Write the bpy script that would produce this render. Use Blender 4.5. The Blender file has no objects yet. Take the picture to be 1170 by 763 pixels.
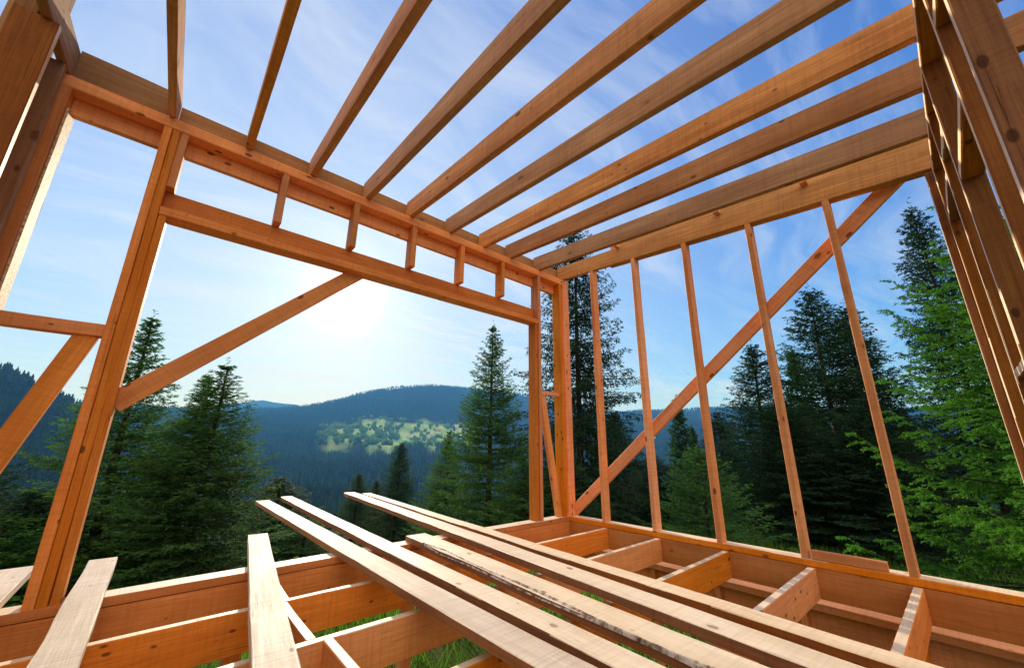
import bpy, bmesh, math, random
import numpy as np
from mathutils import Vector, Matrix, noise as mnoise

RAD = math.radians
rng = random.Random(7)
nrng = np.random.default_rng(11)
scene = bpy.context.scene
COL = scene.collection

# ------------------------------------------------------------------ helpers
def tag(o, label=None, cat=None, group=None, kind=None):
    if label: o['label'] = label
    if cat: o['category'] = cat
    if group: o['group'] = group
    if kind: o['kind'] = kind
    return o

def empty(name, loc=(0, 0, 0)):
    o = bpy.data.objects.new(name, None)
    o.empty_display_size = 0.2
    o.location = loc
    COL.objects.link(o)
    return o

def link_mesh(name, me, mat, parent=None):
    o = bpy.data.objects.new(name, me)
    if mat is not None and not me.materials: me.materials.append(mat)
    COL.objects.link(o)
    if parent is not None: o.parent = parent
    return o

def mesh_np(name, V, F, smooth=False, attr=None):
    """V (n,3), F (m,k) equal-size faces"""
    me = bpy.data.meshes.new(name)
    V = np.asarray(V, np.float32); F = np.asarray(F, np.int32)
    n, (m, k) = len(V), F.shape
    me.vertices.add(n); me.vertices.foreach_set('co', V.ravel())
    me.loops.add(m * k); me.loops.foreach_set('vertex_index', F.ravel())
    me.polygons.add(m)
    me.polygons.foreach_set('loop_start', np.arange(0, m * k, k, dtype=np.int32))
    me.polygons.foreach_set('loop_total', np.full(m, k, np.int32))
    if smooth: me.polygons.foreach_set('use_smooth', np.ones(m, bool))
    if attr:
        for an, av in attr.items():
            a = me.attributes.new(an, 'FLOAT', 'POINT'); a.data.foreach_set('value', np.asarray(av, np.float32))
    me.update(calc_edges=True)
    return me

# ------------------------------------------------------------------ node helpers
class NT:
    def __init__(s, tree): s.t = tree; s.n = tree.nodes; s.l = tree.links
    def add(s, typ, **kw):
        nd = s.n.new(typ)
        for k, v in kw.items():
            if k.startswith('i_'):
                nd.inputs[k[2:].replace('_', ' ')].default_value = v
            else: setattr(nd, k, v)
        return nd
    def link(s, a, b): s.l.new(a, b)
    def math(s, op, a, b=None, clamp=False):
        nd = s.n.new('ShaderNodeMath'); nd.operation = op; nd.use_clamp = clamp
        for i, v in enumerate((a, b)):
            if v is None: continue
            if isinstance(v, (int, float)): nd.inputs[i].default_value = v
            else: s.l.new(v, nd.inputs[i])
        return nd.outputs[0]
    def mix(s, fac, a, b, blend='MIX'):
        nd = s.n.new('ShaderNodeMix'); nd.data_type = 'RGBA'; nd.blend_type = blend
        for idx, v in ((0, fac), (6, a), (7, b)):
            if isinstance(v, (int, float)): nd.inputs[idx].default_value = v
            elif isinstance(v, tuple): nd.inputs[idx].default_value = (*v, 1)[:4]
            else: s.l.new(v, nd.inputs[idx])
        return nd.outputs[2]
    def ramp(s, fac, stops, interp='LINEAR'):
        nd = s.n.new('ShaderNodeValToRGB'); cr = nd.color_ramp; cr.interpolation = interp
        while len(cr.elements) < len(stops): cr.elements.new(0.5)
        for e, (p, c) in zip(cr.elements, stops):
            e.position = p; e.color = (c, c, c, 1) if isinstance(c, (int, float)) else (*c, 1)
        s.l.new(fac, nd.inputs[0]); return nd.outputs[0]
    def mapping(s, vec, scale=(1, 1, 1), loc=(0, 0, 0), rot=(0, 0, 0)):
        nd = s.n.new('ShaderNodeMapping'); nd.inputs['Scale'].default_value = scale
        nd.inputs['Location'].default_value = loc; nd.inputs['Rotation'].default_value = rot
        s.l.new(vec, nd.inputs['Vector']); return nd.outputs[0]
    def noise(s, vec, scale, detail=3, rough=0.55, dist=0.0):
        nd = s.n.new('ShaderNodeTexNoise'); nd.inputs['Scale'].default_value = scale
        nd.inputs['Detail'].default_value = detail; nd.inputs['Roughness'].default_value = rough
        nd.inputs['Distortion'].default_value = dist
        if vec is not None: s.l.new(vec, nd.inputs['Vector'])
        return nd.outputs['Fac']

def new_mat(name):
    m = bpy.data.materials.new(name); m.use_nodes = True
    nt = NT(m.node_tree); bsdf = nt.n['Principled BSDF']
    return m, nt, bsdf

# ------------------------------------------------------------------ wood
def wood(name, pale, dark, knot, rough=0.6, spec=0.35, band=0.0, weather=0.0, grey=(0.42, 0.38, 0.34), bump=0.25, tone=(0.70, 1.20), fine=0.45):
    m, nt, b = new_mat(name)
    tc = nt.add('ShaderNodeTexCoord'); oi = nt.add('ShaderNodeObjectInfo')
    off = nt.add('ShaderNodeVectorMath', operation='MULTIPLY_ADD')
    cmb = nt.add('ShaderNodeCombineXYZ')
    for i in range(3): nt.link(oi.outputs['Random'], cmb.inputs[i])
    off.inputs[1].default_value = (37.3, 17.1, 23.9)
    nt.link(cmb.outputs[0], off.inputs[0]); nt.link(tc.outputs['Object'], off.inputs[2])
    P = off.outputs[0]
    # slow waviness of the grain
    wv = nt.noise(nt.mapping(P, (1.1, 5, 5)), 1.6, 2)
    # growth-ring grain: streaks along local X
    g1 = nt.noise(nt.mapping(P, (0.9, 26, 26)), 2.2, 5, 0.62, 0.35)
    g2 = nt.noise(nt.mapping(P, (2.5, 120, 120)), 1.4, 3, 0.6)
    blot = nt.noise(nt.mapping(P, (1.3, 6, 6)), 1.0, 4, 0.6)
    f = nt.math('ADD', nt.math('MULTIPLY', g1, 0.62), nt.math('MULTIPLY', wv, 0.38))
    base = nt.mix(nt.ramp(f, [(0.36, 0.0), (0.66, 1.0)]), pale, dark)
    base = nt.mix(nt.math('MULTIPLY', nt.ramp(g2, [(0.42, 0), (0.75, 1)]), fine), base, tuple(c * 0.62 for c in dark))
    base = nt.mix(nt.math('MULTIPLY', nt.ramp(blot, [(0.44, 0), (0.74, 1)]), 0.55), base, tuple(c * 0.66 for c in dark))
    # per-board tone
    hsv = nt.add('ShaderNodeHueSaturation')
    rr = nt.add('ShaderNodeMapRange'); rr.inputs['To Min'].default_value = tone[0]; rr.inputs['To Max'].default_value = tone[1]
    nt.link(oi.outputs['Random'], rr.inputs['Value']); nt.link(rr.outputs[0], hsv.inputs['Value'])
    wn = nt.add('ShaderNodeTexWhiteNoise', noise_dimensions='1D'); nt.link(oi.outputs['Random'], wn.inputs['W'])
    sw = nt.add('ShaderNodeSeparateColor'); nt.link(wn.outputs['Color'], sw.inputs[0])
    nt.link(nt.math('ADD', nt.math('MULTIPLY', sw.outputs[0], 0.010), 0.496), hsv.inputs['Hue'])
    nt.link(nt.math('ADD', nt.math('MULTIPLY', sw.outputs[1], 0.24), 0.84), hsv.inputs['Saturation'])
    nt.link(base, hsv.inputs['Color']); base = hsv.outputs[0]
    # knots
    vor = nt.add('ShaderNodeTexVoronoi', feature='F1'); vor.inputs['Scale'].default_value = 1.0
    vor.inputs['Randomness'].default_value = 1.0
    nt.link(nt.mapping(P, (4.2, 6.5, 6.5)), vor.inputs['Vector'])
    sep = nt.add('ShaderNodeSeparateColor'); nt.link(vor.outputs['Color'], sep.inputs[0])
    size = nt.math('MULTIPLY', nt.math('SUBTRACT', sep.outputs[0], 0.36), 0.26)
    kn = nt.math('SUBTRACT', size, vor.outputs['Distance'])
    kmask = nt.ramp(nt.math('ADD', kn, nt.math('MULTIPLY', nt.math('SUBTRACT', nt.noise(nt.mapping(P, (30, 60, 60)), 1.0, 3), 0.5), 0.12)), [(0.0, 0), (0.03, 0.75), (0.09, 0.62), (0.14, 1)])
    khalo = nt.ramp(nt.math('ADD', kn, 0.10), [(0.0, 0), (0.14, 1)])
    base = nt.mix(nt.math('MULTIPLY', khalo, 0.34), base, tuple(c * 0.6 for c in dark))
    base = nt.mix(nt.math('MULTIPLY', kmask, 0.9), base, knot)
    # pin knots and nail-size dark specks
    vo2 = nt.add('ShaderNodeTexVoronoi', feature='F1'); vo2.inputs['Scale'].default_value = 1.0
    nt.link(nt.mapping(P, (6.5, 13, 13), loc=(3.3, 1.1, 7.7)), vo2.inputs['Vector'])
    sp2 = nt.add('ShaderNodeSeparateColor'); nt.link(vo2.outputs['Color'], sp2.inputs[0])
    k2 = nt.ramp(nt.math('SUBTRACT', nt.math('MULTIPLY', nt.math('SUBTRACT', sp2.outputs[1], 0.3), 0.30), vo2.outputs['Distance']), [(0.0, 0), (0.05, 1)])
    base = nt.mix(nt.math('MULTIPLY', k2, 0.8), base, tuple(c * 0.8 for c in knot))
    # grey water and dirt stains
    st = nt.noise(nt.mapping(P, (1.0, 3.2, 3.2), loc=(5, 2, 1)), 1.7, 6, 0.65)
    base = nt.mix(nt.math('MULTIPLY', nt.ramp(st, [(0.56, 0), (0.70, 1)]), 0.32), base, tuple(c * 0.42 + 0.01 for c in dark))
    # thin dark drying cracks
    cr = nt.noise(nt.mapping(P, (0.7, 42, 42)), 1.0, 2, 0.5)
    cm = nt.ramp(nt.math('ABSOLUTE', nt.math('SUBTRACT', cr, 0.5)), [(0.0, 1), (0.006, 0)])
    crm = nt.math('MULTIPLY', cm, nt.ramp(nt.noise(nt.mapping(P, (1.5, 9, 9)), 1.0, 1), [(0.56, 0), (0.64, 1)]))
    base = nt.mix(nt.math('MULTIPLY', crm, 0.7), base, tuple(c * 0.3 for c in dark))
    # saw marks across the board
    saw = nt.noise(nt.mapping(P, (62, 2.2, 2.2)), 1.0, 3, 0.6)
    if band:
        base = nt.mix(nt.math('MULTIPLY', nt.ramp(saw, [(0.46, 0), (0.66, 1)]), band), base, tuple(c * 0.5 for c in dark))
    if weather:
        w = nt.noise(nt.mapping(P, (2.2, 14, 14)), 1.3, 5, 0.65)
        base = nt.mix(nt.math('MULTIPLY', nt.ramp(w, [(0.34, 0), (0.62, 1)]), weather), base, grey)
    nt.link(base, b.inputs['Base Color'])
    rv = nt.add('ShaderNodeMapRange'); rv.inputs['To Min'].default_value = rough - 0.1; rv.inputs['To Max'].default_value = rough + 0.14
    nt.link(g1, rv.inputs['Value']); nt.link(rv.outputs[0], b.inputs['Roughness'])
    b.inputs['Specular IOR Level'].default_value = spec
    h = nt.math('ADD', nt.math('MULTIPLY', g2, 0.55), nt.math('ADD', nt.math('MULTIPLY', g1, 0.5), nt.math('MULTIPLY', saw, 0.6 if band else 0.25)))
    h = nt.math('SUBTRACT', h, nt.math('MULTIPLY', crm, 1.2))
    bp = nt.add('ShaderNodeBump'); bp.inputs['Strength'].default_value = bump; bp.inputs['Distance'].default_value = 0.006
    nt.link(h, bp.inputs['Height']); nt.link(bp.outputs[0], b.inputs['Normal'])
    return m

M_FRAME = wood('frame_spruce', (0.95, 0.385, 0.100), (0.80, 0.245, 0.046), (0.10, 0.030, 0.012), 0.62, 0.2, band=0.20, bump=0.5)
M_RAFT = wood('rafter_spruce', (0.80, 0.385, 0.130), (0.46, 0.175, 0.048), (0.09, 0.035, 0.018), 0.66, 0.14, band=0.24, weather=0.15, grey=(0.40, 0.22, 0.11), bump=0.5)
M_SHADED = wood('shaded_spruce', (0.46, 0.175, 0.047), (0.27, 0.086, 0.020), (0.07, 0.022, 0.012), 0.66, 0.14, band=0.18, bump=0.5)  # darker frame wood: shade of the two near walls put into the colour
M_OLD = wood('weathered_spruce', (0.50, 0.25, 0.10), (0.30, 0.13, 0.05), (0.10, 0.04, 0.02), 0.7, 0.12, band=0.2, weather=0.3, grey=(0.30, 0.19, 0.11))
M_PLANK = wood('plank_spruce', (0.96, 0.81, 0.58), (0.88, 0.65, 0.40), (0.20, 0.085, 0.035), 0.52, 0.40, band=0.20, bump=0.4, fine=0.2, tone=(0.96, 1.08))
M_PALE = wood('bleached_plank', (0.87, 0.76, 0.61), (0.70, 0.55, 0.39), (0.20, 0.09, 0.045), 0.62, 0.15, band=0.36, tone=(0.92, 1.04), weather=0.30, grey=(0.62, 0.55, 0.48), bump=0.35)
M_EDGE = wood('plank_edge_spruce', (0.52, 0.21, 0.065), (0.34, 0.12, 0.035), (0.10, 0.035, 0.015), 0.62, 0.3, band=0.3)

def osb_mat():
    m, nt, b = new_mat('osb_strands')
    tc = nt.add('ShaderNodeTexCoord')
    cols = None
    for i, (sc, rot) in enumerate((((70, 40, 150), (0.3, 0.7, 0.9)), ((150, 60, 50), (0.8, 0.4, 0.3)))):
        v = nt.add('ShaderNodeTexVoronoi'); v.inputs['Scale'].default_value = 1.0
        nt.link(nt.mapping(tc.outputs['Object'], sc, rot=rot), v.inputs['Vector'])
        s = nt.add('ShaderNodeSeparateColor'); nt.link(v.outputs['Color'], s.inputs[0])
        c = nt.ramp(s.outputs[0], [(0.0, (0.22, 0.12, 0.05)), (0.3, (0.55, 0.36, 0.18)), (0.7, (0.76, 0.56, 0.33)), (1.0, (0.85, 0.7, 0.48))])
        cols = c if cols is None else nt.mix(0.5, cols, c)
    nt.link(cols, b.inputs['Base Color']); b.inputs['Roughness'].default_value = 0.7
    return m
M_OSB = osb_mat()

def bark_mat():
    m, nt, b = new_mat('bark')
    tc = nt.add('ShaderNodeTexCoord')
    v = nt.add('ShaderNodeTexVoronoi'); v.inputs['Scale'].default_value = 1
    nt.link(nt.mapping(tc.outputs['Object'], (38, 30, 30)), v.inputs['Vector'])
    n = nt.noise(nt.mapping(tc.outputs['Object'], (22, 12, 12)), 1.0, 5, 0.7)
    c = nt.ramp(n, [(0.36, (0.07, 0.035, 0.02)), (0.47, (0.30, 0.20, 0.14)), (0.56, (0.66, 0.56, 0.47)), (0.7, (0.74, 0.6, 0.44))])
    nt.link(c, b.inputs['Base Color']); b.inputs['Roughness'].default_value = 0.85
    bp = nt.add('ShaderNodeBump'); bp.inputs['Strength'].default_value = 0.8; bp.inputs['Distance'].default_value = 0.012
    nt.link(n, bp.inputs['Height']); nt.link(bp.outputs[0], b.inputs['Normal'])
    return m
M_BARK = bark_mat()

# ------------------------------------------------------------------ timber builder
_tid = [0]
def timber_mesh(name, L, w, h, bow=0.004, ch=0.004, rough=0.0013, wane=None):
    """box along local X (0..L), Y -w/2..w/2, Z -h/2..h/2, chamfered, slightly uneven and bowed"""
    _tid[0] += 1; r = random.Random(_tid[0] * 31 + 5)
    n = max(3, int(L / 0.12))
    ch = min(ch, w * 0.2, h * 0.2)
    cs = [(-w/2+ch, -h/2), (w/2-ch, -h/2), (w/2, -h/2+ch), (w/2, h/2-ch), (w/2-ch, h/2), (-w/2+ch, h/2), (-w/2, h/2-ch), (-w/2, -h/2+ch)]
    by, bz, tw = r.uniform(-bow, bow), r.uniform(-bow, bow), r.uniform(-0.006, 0.006)
    sx = r.uniform(0, 100)
    V = []; F = []
    for i in range(n + 1):
        t = i / n; x = L * t
        arc = 4 * t * (1 - t)
        for j, (y, z) in enumerate(cs):
            a = tw * (t - .5); yy = y * math.cos(a) - z * math.sin(a); zz = y * math.sin(a) + z * math.cos(a)
            d1 = mnoise.noise(Vector((x * 2.2 + sx, j // 2 * 3.1, 1.7))) * rough
            d2 = mnoise.noise(Vector((x * 9 + sx, j * 3.1, 9.7))) * rough * 0.6
            yy += (d1 + d2) * (1 if y > 0 else -1); zz += (d1 - d2) * (1 if z > 0 else -1)
            if wane: yy, zz = wane(x, j, yy, zz)
            xx = x
            if i == 0: xx += mnoise.noise(Vector((sx, j, 2.2))) * 0.002
            V.append((xx, yy + by * arc, zz + bz * arc))
    for i in range(n):
        for j in range(8):
            a = i * 8 + j; b = i * 8 + (j + 1) % 8
            F.append((a, b, b + 8, a + 8))
    me = bpy.data.meshes.new(name)
    F = [tuple(reversed(f)) for f in F]
    F.append(tuple(range(8))[::1]); F.append(tuple(n * 8 + j for j in reversed(range(8))))
    me.from_pydata(V, [], F); me.update()
    bm = bmesh.new(); bm.from_mesh(me); bmesh.ops.recalc_face_normals(bm, faces=bm.faces); bm.to_mesh(me); bm.free()
    return me

MAT3 = {}
def timber(name, p0, p1, w, h, mat, parent=None, up=(0, 0, 1), root=(0, 0, 0), **kw):
    """centre line p0->p1, h measured along 'up', w across"""
    p0 = Vector(p0); p1 = Vector(p1); d = p1 - p0; L = d.length
    X = d.normalized(); Z = Vector(up); Z = (Z - X * Z.dot(X)).normalized(); Y = Z.cross(X)
    me = timber_mesh(name, L, w, h, **kw)
    o = link_mesh(name, me, mat, parent)
    rt = Vector(root) if parent is not None else Vector((0, 0, 0))
    M = Matrix((X, Y, Z)).transposed().to_4x4(); M.translation = p0 - rt
    o.matrix_local = M
    MAT3[o.name] = M.to_3x3()
    return o

def paint_sunlit(o, d, mat=None):  # sunlight put into the colour: paler plank wood on the sun-facing faces
    """painted-in sunlight on one side of a timber: faces whose world normal points along d"""
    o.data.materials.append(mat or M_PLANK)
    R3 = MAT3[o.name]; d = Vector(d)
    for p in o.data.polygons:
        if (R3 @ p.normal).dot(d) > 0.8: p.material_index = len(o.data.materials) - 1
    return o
M_SUNLIT = M_PLANK
ROOT = Vector((-2.2, -1.7, -1.25))
house = empty('timber_house', ROOT)
tag(house, 'unfinished timber house of raw orange spruce studs, rafters and floor joists', 'timber house')

def bx(name, xr, yr, zr, mat=None, axis=None, jitter=0.0006, **kw):
    """axis-aligned timber of the house frame, long side = axis"""
    dims = [xr[1]-xr[0], yr[1]-yr[0], zr[1]-zr[0]]
    if axis is None: axis = 'xyz'[max(range(3), key=lambda i: dims[i])]
    c = [(r[0]+r[1]) / 2 + rng.uniform(-jitter, jitter) for r in (xr, yr, zr)]
    k = 'xyz'.index(axis); p0 = c[:]; p1 = c[:]; rr = (xr, yr, zr)[k]; p0[k] = rr[0]; p1[k] = rr[1]
    if axis == 'z': up = (0, 1, 0); h = dims[1]; w = dims[0]
    elif axis == 'x': up = (0, 0, 1); h = dims[2]; w = dims[1]
    else: up = (0, 0, 1); h = dims[2]; w = dims[0]
    return timber(name, p0, p1, w, h, mat or M_FRAME, house, up, ROOT, **kw)

# ---- wall A (window wall, y = 0 .. 0.14)
XW = -4.53
paint_sunlit(bx('bottom_plate', (XW-0.16, 0.128), (0.0, 0.14), (0.001, 0.05), bow=0.001), (0, 0, 1))
bx('top_plate', (XW-0.12, -0.002), (0.0, 0.14), (2.966, 3.048), bow=0.001)
bx('let_in_board', (XW+0.003, -0.075), (0.098, 0.142), (2.842, 2.964), bow=0.001)
# blocking above the plate
bx('blocking', (-4.552, -4.106), (0.03, 0.075), (3.05, 3.272), M_OLD)
bx('rim_board', (-4.052, 0.05), (0.105, 0.142), (3.05, 3.235), M_OLD, bow=0.001)
# triple stud left of the window opening
bx('stud', (-4.100, -4.057), (0.002, 0.138), (0.051, 2.965), bow=0.002)
bx('stud', (-4.055, -4.013), (0.004, 0.139), (0.051, 2.965), bow=0.002)
bx('cripple_stud', (-4.011, -3.968), (0.006, 0.138), (2.530, 2.965), bow=0.001)
bx('jack_stud', (-4.008, -3.968), (0.008, 0.138), (0.051, 2.311), bow=0.005)
# header
bx('header', (-4.010, -0.477), (0.001, 0.137), (2.312, 2.370), bow=0.002)
bx('header', (-4.010, -0.477), (0.088, 0.136), (2.372, 2.528), bow=0.002)
for x in (-3.352, -2.777, -2.202, -1.627, -1.052):
    bx('cripple_stud', (x-0.026, x+0.024), (0.004, 0.130), (2.530, 2.965), bow=0.001)
# right side of the opening
bx('jack_stud', (-0.522, -0.480), (0.014, 0.139), (0.051, 2.311), bow=0.003)
bx('stud', (-0.474, -0.430), (0.0, 0.138), (0.051, 2.965), bow=0.002)
bx('stud', (-0.072, -0.026), (0.003, 0.136), (0.051, 2.965), bow=0.002)
# left bay of wall A
bx('sill', (XW+0.0, -4.102), (0.03, 0.11), (1.457, 1.532), axis='x')
bx('stud', (XW-0.048, XW), (0.003, 0.139), (0.051, 2.965), bow=0.002)
tag(bx('sheathing_panel', (XW+0.002, XW+0.014), (0.030, 0.170), (0.2, 2.838), M_OSB, axis='z', bow=0.0, ch=0.001), 'speckled strand board edge lit by the sun')

def brace(p0, p1, wide, thick, y, mat=None):
    return timber('brace', (p0[0], y, p0[1]), (p1[0], y, p1[1]), wide, thick, mat or M_FRAME, house, (0, 1, 0), ROOT, bow=0.003)
brace((-3.99, 1.075), (-2.66, 2.35), 0.118, 0.045, 0.108)
brace((-4.168, 1.462), (-4.52, 0.12), 0.100, 0.045, 0.075)
brace((-0.10, 0.05), (-0.36, 1.44), 0.085, 0.05, 0.075)
bx('nogging', (-0.429, -0.074), (0.045, 0.09), (1.44, 1.485), axis='x')

# ---- wall B (x = 0 .. 0.13)
SL = 0.0863
paint_sunlit(bx('bottom_plate', (0.0, 0.132), (-3.62, -0.003), (0.001, 0.05), bow=0.001), (0, 0, 1))
def ztop(y): return 3.05 + SL * y
for yl in (0.046, -0.458, -1.052, -1.65, -2.255, -2.83):
    bx('stud', (0.002, 0.104 if yl < 0 else 0.118), (yl-0.046, yl), (0.051, ztop(yl) - 0.0), bow=0.004)
timber('brace', (0.129, 0.02, 0.10), (0.129, -3.36, 2.90), 0.115, 0.045, M_FRAME, house, (1, 0, 0), ROOT, bow=0.002)
# ---- rafters and wall B top beam (sloping)
def rafter(x0, x1, y0=0.10, y1=-4.25, h=0.195, name='rafter', mat=None, zo=0.0):
    xc = (x0+x1)/2; cz = h/2 + zo
    return timber(name, (xc + rng.uniform(-.004, .004), y0, ztop(y0)+cz), (xc + rng.uniform(-.004, .004), y1, ztop(y1)+cz), x1-x0, h, mat or M_RAFT, house, (0, 0, 1), ROOT, bow=0.005)
rafter(-4.60, -4.553, mat=M_OLD)
rafter(-4.100, -4.056)
rafter(-3.648, -3.597)
rafter(-3.190, -3.136)
rafter(-2.722, -2.668)
rafter(-2.275, -2.223)
rafter(-1.815, -1.766)
rafter(-1.360, -1.312)
rafter(-0.950, -0.898)
rafter(-0.462, -0.412)
rafter(0.001, 0.047, 0.098, -3.62, 0.20, 'top_beam')
rafter(0.054, 0.098, -0.75, -3.62, 0.28, 'top_beam')
for y in (-0.9, -2.05, -2.75):
    z = ztop(y); bx('spacer_block', (-0.07, -0.003), (y-0.024, y+0.024), (z+0.19, z+0.23), axis='y')

# ---- floor
bx('rim_joist', (XW-0.16, -0.002), (0.002, 0.048), (-0.205, -0.001), bow=0.001)
bx('rim_joist', (0.002, 0.05), (-3.62, 0.048), (-0.202, -0.001), bow=0.001)
for y in (-0.53, -1.135, -1.745, -2.335, -2.885, -3.44):
    paint_sunlit(bx('floor_joist', (-6.6, -0.003), (y, y+0.047), (-0.2, -0.002), bow=0.003), (0, 0, 1))
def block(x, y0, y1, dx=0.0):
    paint_sunlit(timber('blocking', (x, y0, -0.078), (x+dx, y1, -0.078), 0.045, 0.15, M_FRAME, house, (0, 0, 1), ROOT), (0, 0, 1))
block(-3.02, -0.004, -0.481, -0.02); block(-3.06, -0.532, -1.086, 0.0); block(-3.00, -1.137, -1.696, 0.0)
# lower wall under wall B and A
bx('lower_plate', (0.052, 0.19), (-3.7, 0.15), (-0.30, -0.25), bow=0.001)
bx('lower_board', (0.14, 0.185), (-3.7, 0.15), (-0.50, -0.302), bow=0.001)
bx('lower_board', (0.14, 0.185), (-3.7, 0.15), (-0.70, -0.503), bow=0.001)
for y in (-0.35, -0.95, -1.55, -2.16, -2.78, -3.38):
    bx('lower_stud', (0.08, 0.138), (y-0.045, y), (-1.3, -0.301))
bx('lower_plate', (XW-0.2, 0.05), (0.05, 0.19), (-0.30, -0.25), bow=0.001)
for x in (-4.4, -3.2, -2.0, -0.8):
    bx('lower_stud', (x, x+0.09), (0.07, 0.16), (-1.5, -0.301))

# ---- wall C (y = -3.45 .. -3.53), right of the camera
YC = -3.45
paint_sunlit(bx('top_plate', (-4.4, 0.05), (YC-0.078, YC), (2.702, 2.748), M_SHADED, bow=0.001), (0, 1, 0))
paint_sunlit(bx('bottom_plate', (-4.4, -0.003), (YC-0.078, YC), (0.001, 0.05), M_SHADED, bow=0.001), (0, 0, 1))
paint_sunlit(bx('stud', (0.006, 0.052), (-3.53, -3.412), (0.052, 2.735), M_SHADED, bow=0.002), (0, 1, 0))
paint_sunlit(bx('stud', (-0.044, 0.004), (-3.60, -3.45), (0.052, 2.700), M_SHADED, bow=0.002), (0, 1, 0))
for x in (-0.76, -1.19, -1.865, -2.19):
    paint_sunlit(bx('stud', (x, x+0.045), (YC-0.076, YC), (0.052, 2.70), M_SHADED, bow=0.003), (0, 1, 0))
paint_sunlit(bx('nogging', (-1.816, -1.192), (YC-0.074, YC-0.001), (2.03, 2.075), M_SHADED, axis='x'), (0, 1, 0))
paint_sunlit(bx('nogging', (-1.144, -0.762), (YC-0.074, YC-0.002), (2.38, 2.425), M_SHADED, axis='x'), (0, 1, 0))
paint_sunlit(bx('nogging', (-0.714, -0.047), (YC-0.074, YC-0.001), (2.30, 2.345), M_SHADED, axis='x'), (0, 1, 0))
paint_sunlit(bx('nogging', (-2.144, -1.867), (YC-0.074, YC-0.001), (2.33, 2.375), M_SHADED, axis='x'), (0, 1, 0))
paint_sunlit(bx('nogging', (-1.144, -0.762), (YC-0.074, YC-0.001), (1.165, 1.21), M_SHADED, axis='x'), (0, 1, 0))

# ---- wall D (x = -4.53 and beyond), left of the camera
paint_sunlit(bx('stud', (-4.69, XW), (-0.456, -0.41), (0.0, 3.008), M_SHADED, axis='z', bow=0.001), (1, 0, 0))
bx('stud', (-4.69, -4.608), (-0.455, -0.411), (3.010, 3.7), M_SHADED, axis='z', bow=0.001)
bx('stud', (XW-0.14, XW-0.03), (-0.10, -0.055), (0.05, ztop(-0.1)-.003), M_OLD, axis='z', bow=0.006)
bx('wall_board', (XW-0.19, XW-0.150), (-0.408, -0.215), (0.0, 3.7), M_OLD, axis='z')
bx('wall_board', (XW-0.19, XW-0.150), (-0.2145, -0.02), (0.0, 3.7), M_OLD, axis='z')
bx('wall_board', (XW-0.19, XW-0.150), (-0.0195, 0.14), (0.0, 3.7), M_OLD, axis='z')
bx('stud', (-4.69, XW), (-1.10, -1.055), (0.0, 2.95), M_SHADED, axis='z', bow=0.003)
paint_sunlit(bx('bottom_plate', (XW-0.16, XW), (-3.4, -0.002), (0.001, 0.05), bow=0.001), (0, 0, 1))
for i in range(11):  # unseen boards closing wall D, added to keep light off wall C
    bx('wall_board', (XW-0.19, XW-0.150), (-3.52+i*0.215, -3.52+i*0.215+0.212), (0.0, 2.7), M_OLD, axis='z')

# ------------------------------------------------------------------ loose planks
LASTW = [0]
def plank(label, pl, pr, z, thick, mat, bow=0.006, edge_mat=None, group=None, name='plank', wane=None):
    """pl=(far,near) left edge points, pr=(far,near) right edge points in plan"""
    f = (Vector(pl[0]) + Vector(pr[0])) / 2; n = (Vector(pl[1]) + Vector(pr[1])) / 2
    d = (f - n).normalized(); perp = Vector((d.y, -d.x))
    w = abs(((Vector(pr[0]) - Vector(pl[0])).dot(perp) + (Vector(pr[1]) - Vector(pl[1])).dot(perp)) / 2)
    if isinstance(z, (int, float)): z = (z, z)
    LASTW[0] = w
    o = timber(name, (f.x, f.y, z[0]-thick/2), (n.x, n.y, z[1]-thick/2), w, thick, mat, None, (0, 0, 1), bow=bow, rough=0.0025, ch=0.003, wane=wane)
    tag(o, label, 'plank', group or 'loose planks laid across the floor joists')
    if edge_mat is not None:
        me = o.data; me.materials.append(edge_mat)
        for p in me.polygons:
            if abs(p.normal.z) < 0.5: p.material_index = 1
    return o
def ext(a, b, t): return (a[0]+(b[0]-a[0])*t, a[1]+(b[1]-a[1])*t)
def side_wane(amp, freq, ph, sign):
    def f(x, j, y, z):
        if y * sign > 0:
            y -= sign * max(0.0, amp * (mnoise.noise(Vector((x * freq + ph, 0.3, ph))) + 0.3)) * (1.0 if z > 0 else 0.55)
        return y, z
    return f
plank('bleached plank at the far left, lying left of the triple stud', ((-4.335, 0.83), (-4.31, -2.9)), ((-4.195, 0.827), (-4.13, -2.9)), 0.10, 0.048, M_PALE)
plank('short wide bleached plank with a wavy left edge, directly right of the triple stud', ((-3.955, 0.80), (-3.93, -2.4)), ((-3.812, 0.764), (-3.79, -2.4)), 0.10, 0.046, M_PALE, wane=side_wane(0.018, 1.7, 3.1, -1))
plank('pale knotty plank slanting over the joists, crossing the floor blocking', ((-3.03, 1.015), (-3.50, -2.62)), ((-2.895, 0.94), (-3.355, -2.62)), 0.10, 0.046, M_PALE)
plank('greyed rough-sawn plank jutting out over the valley, leftmost of the long overhanging planks', ((-2.645, 3.30), (-2.585, -3.0)), ((-2.46, 3.36), (-2.445, -3.0)), 0.10, 0.045, M_PALE, edge_mat=M_OLD)
plank('smooth honey-coloured long plank, right beside the greyed rough-sawn plank', ((-2.285, 3.60), (-2.40, -2.9)), ((-2.13, 3.58), (-2.265, -2.9)), 0.10, 0.046, M_PLANK, edge_mat=M_EDGE)
p5 = plank('broad plank with a bark edge that stops at the window wall', ((-2.035, 0.075), (-2.18, -3.0)), ((-1.837, 0.094), (-2.01, -3.0)), 0.10, 0.047, M_PLANK, edge_mat=M_EDGE, bow=0.0)
P5W = LASTW[0]
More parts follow.
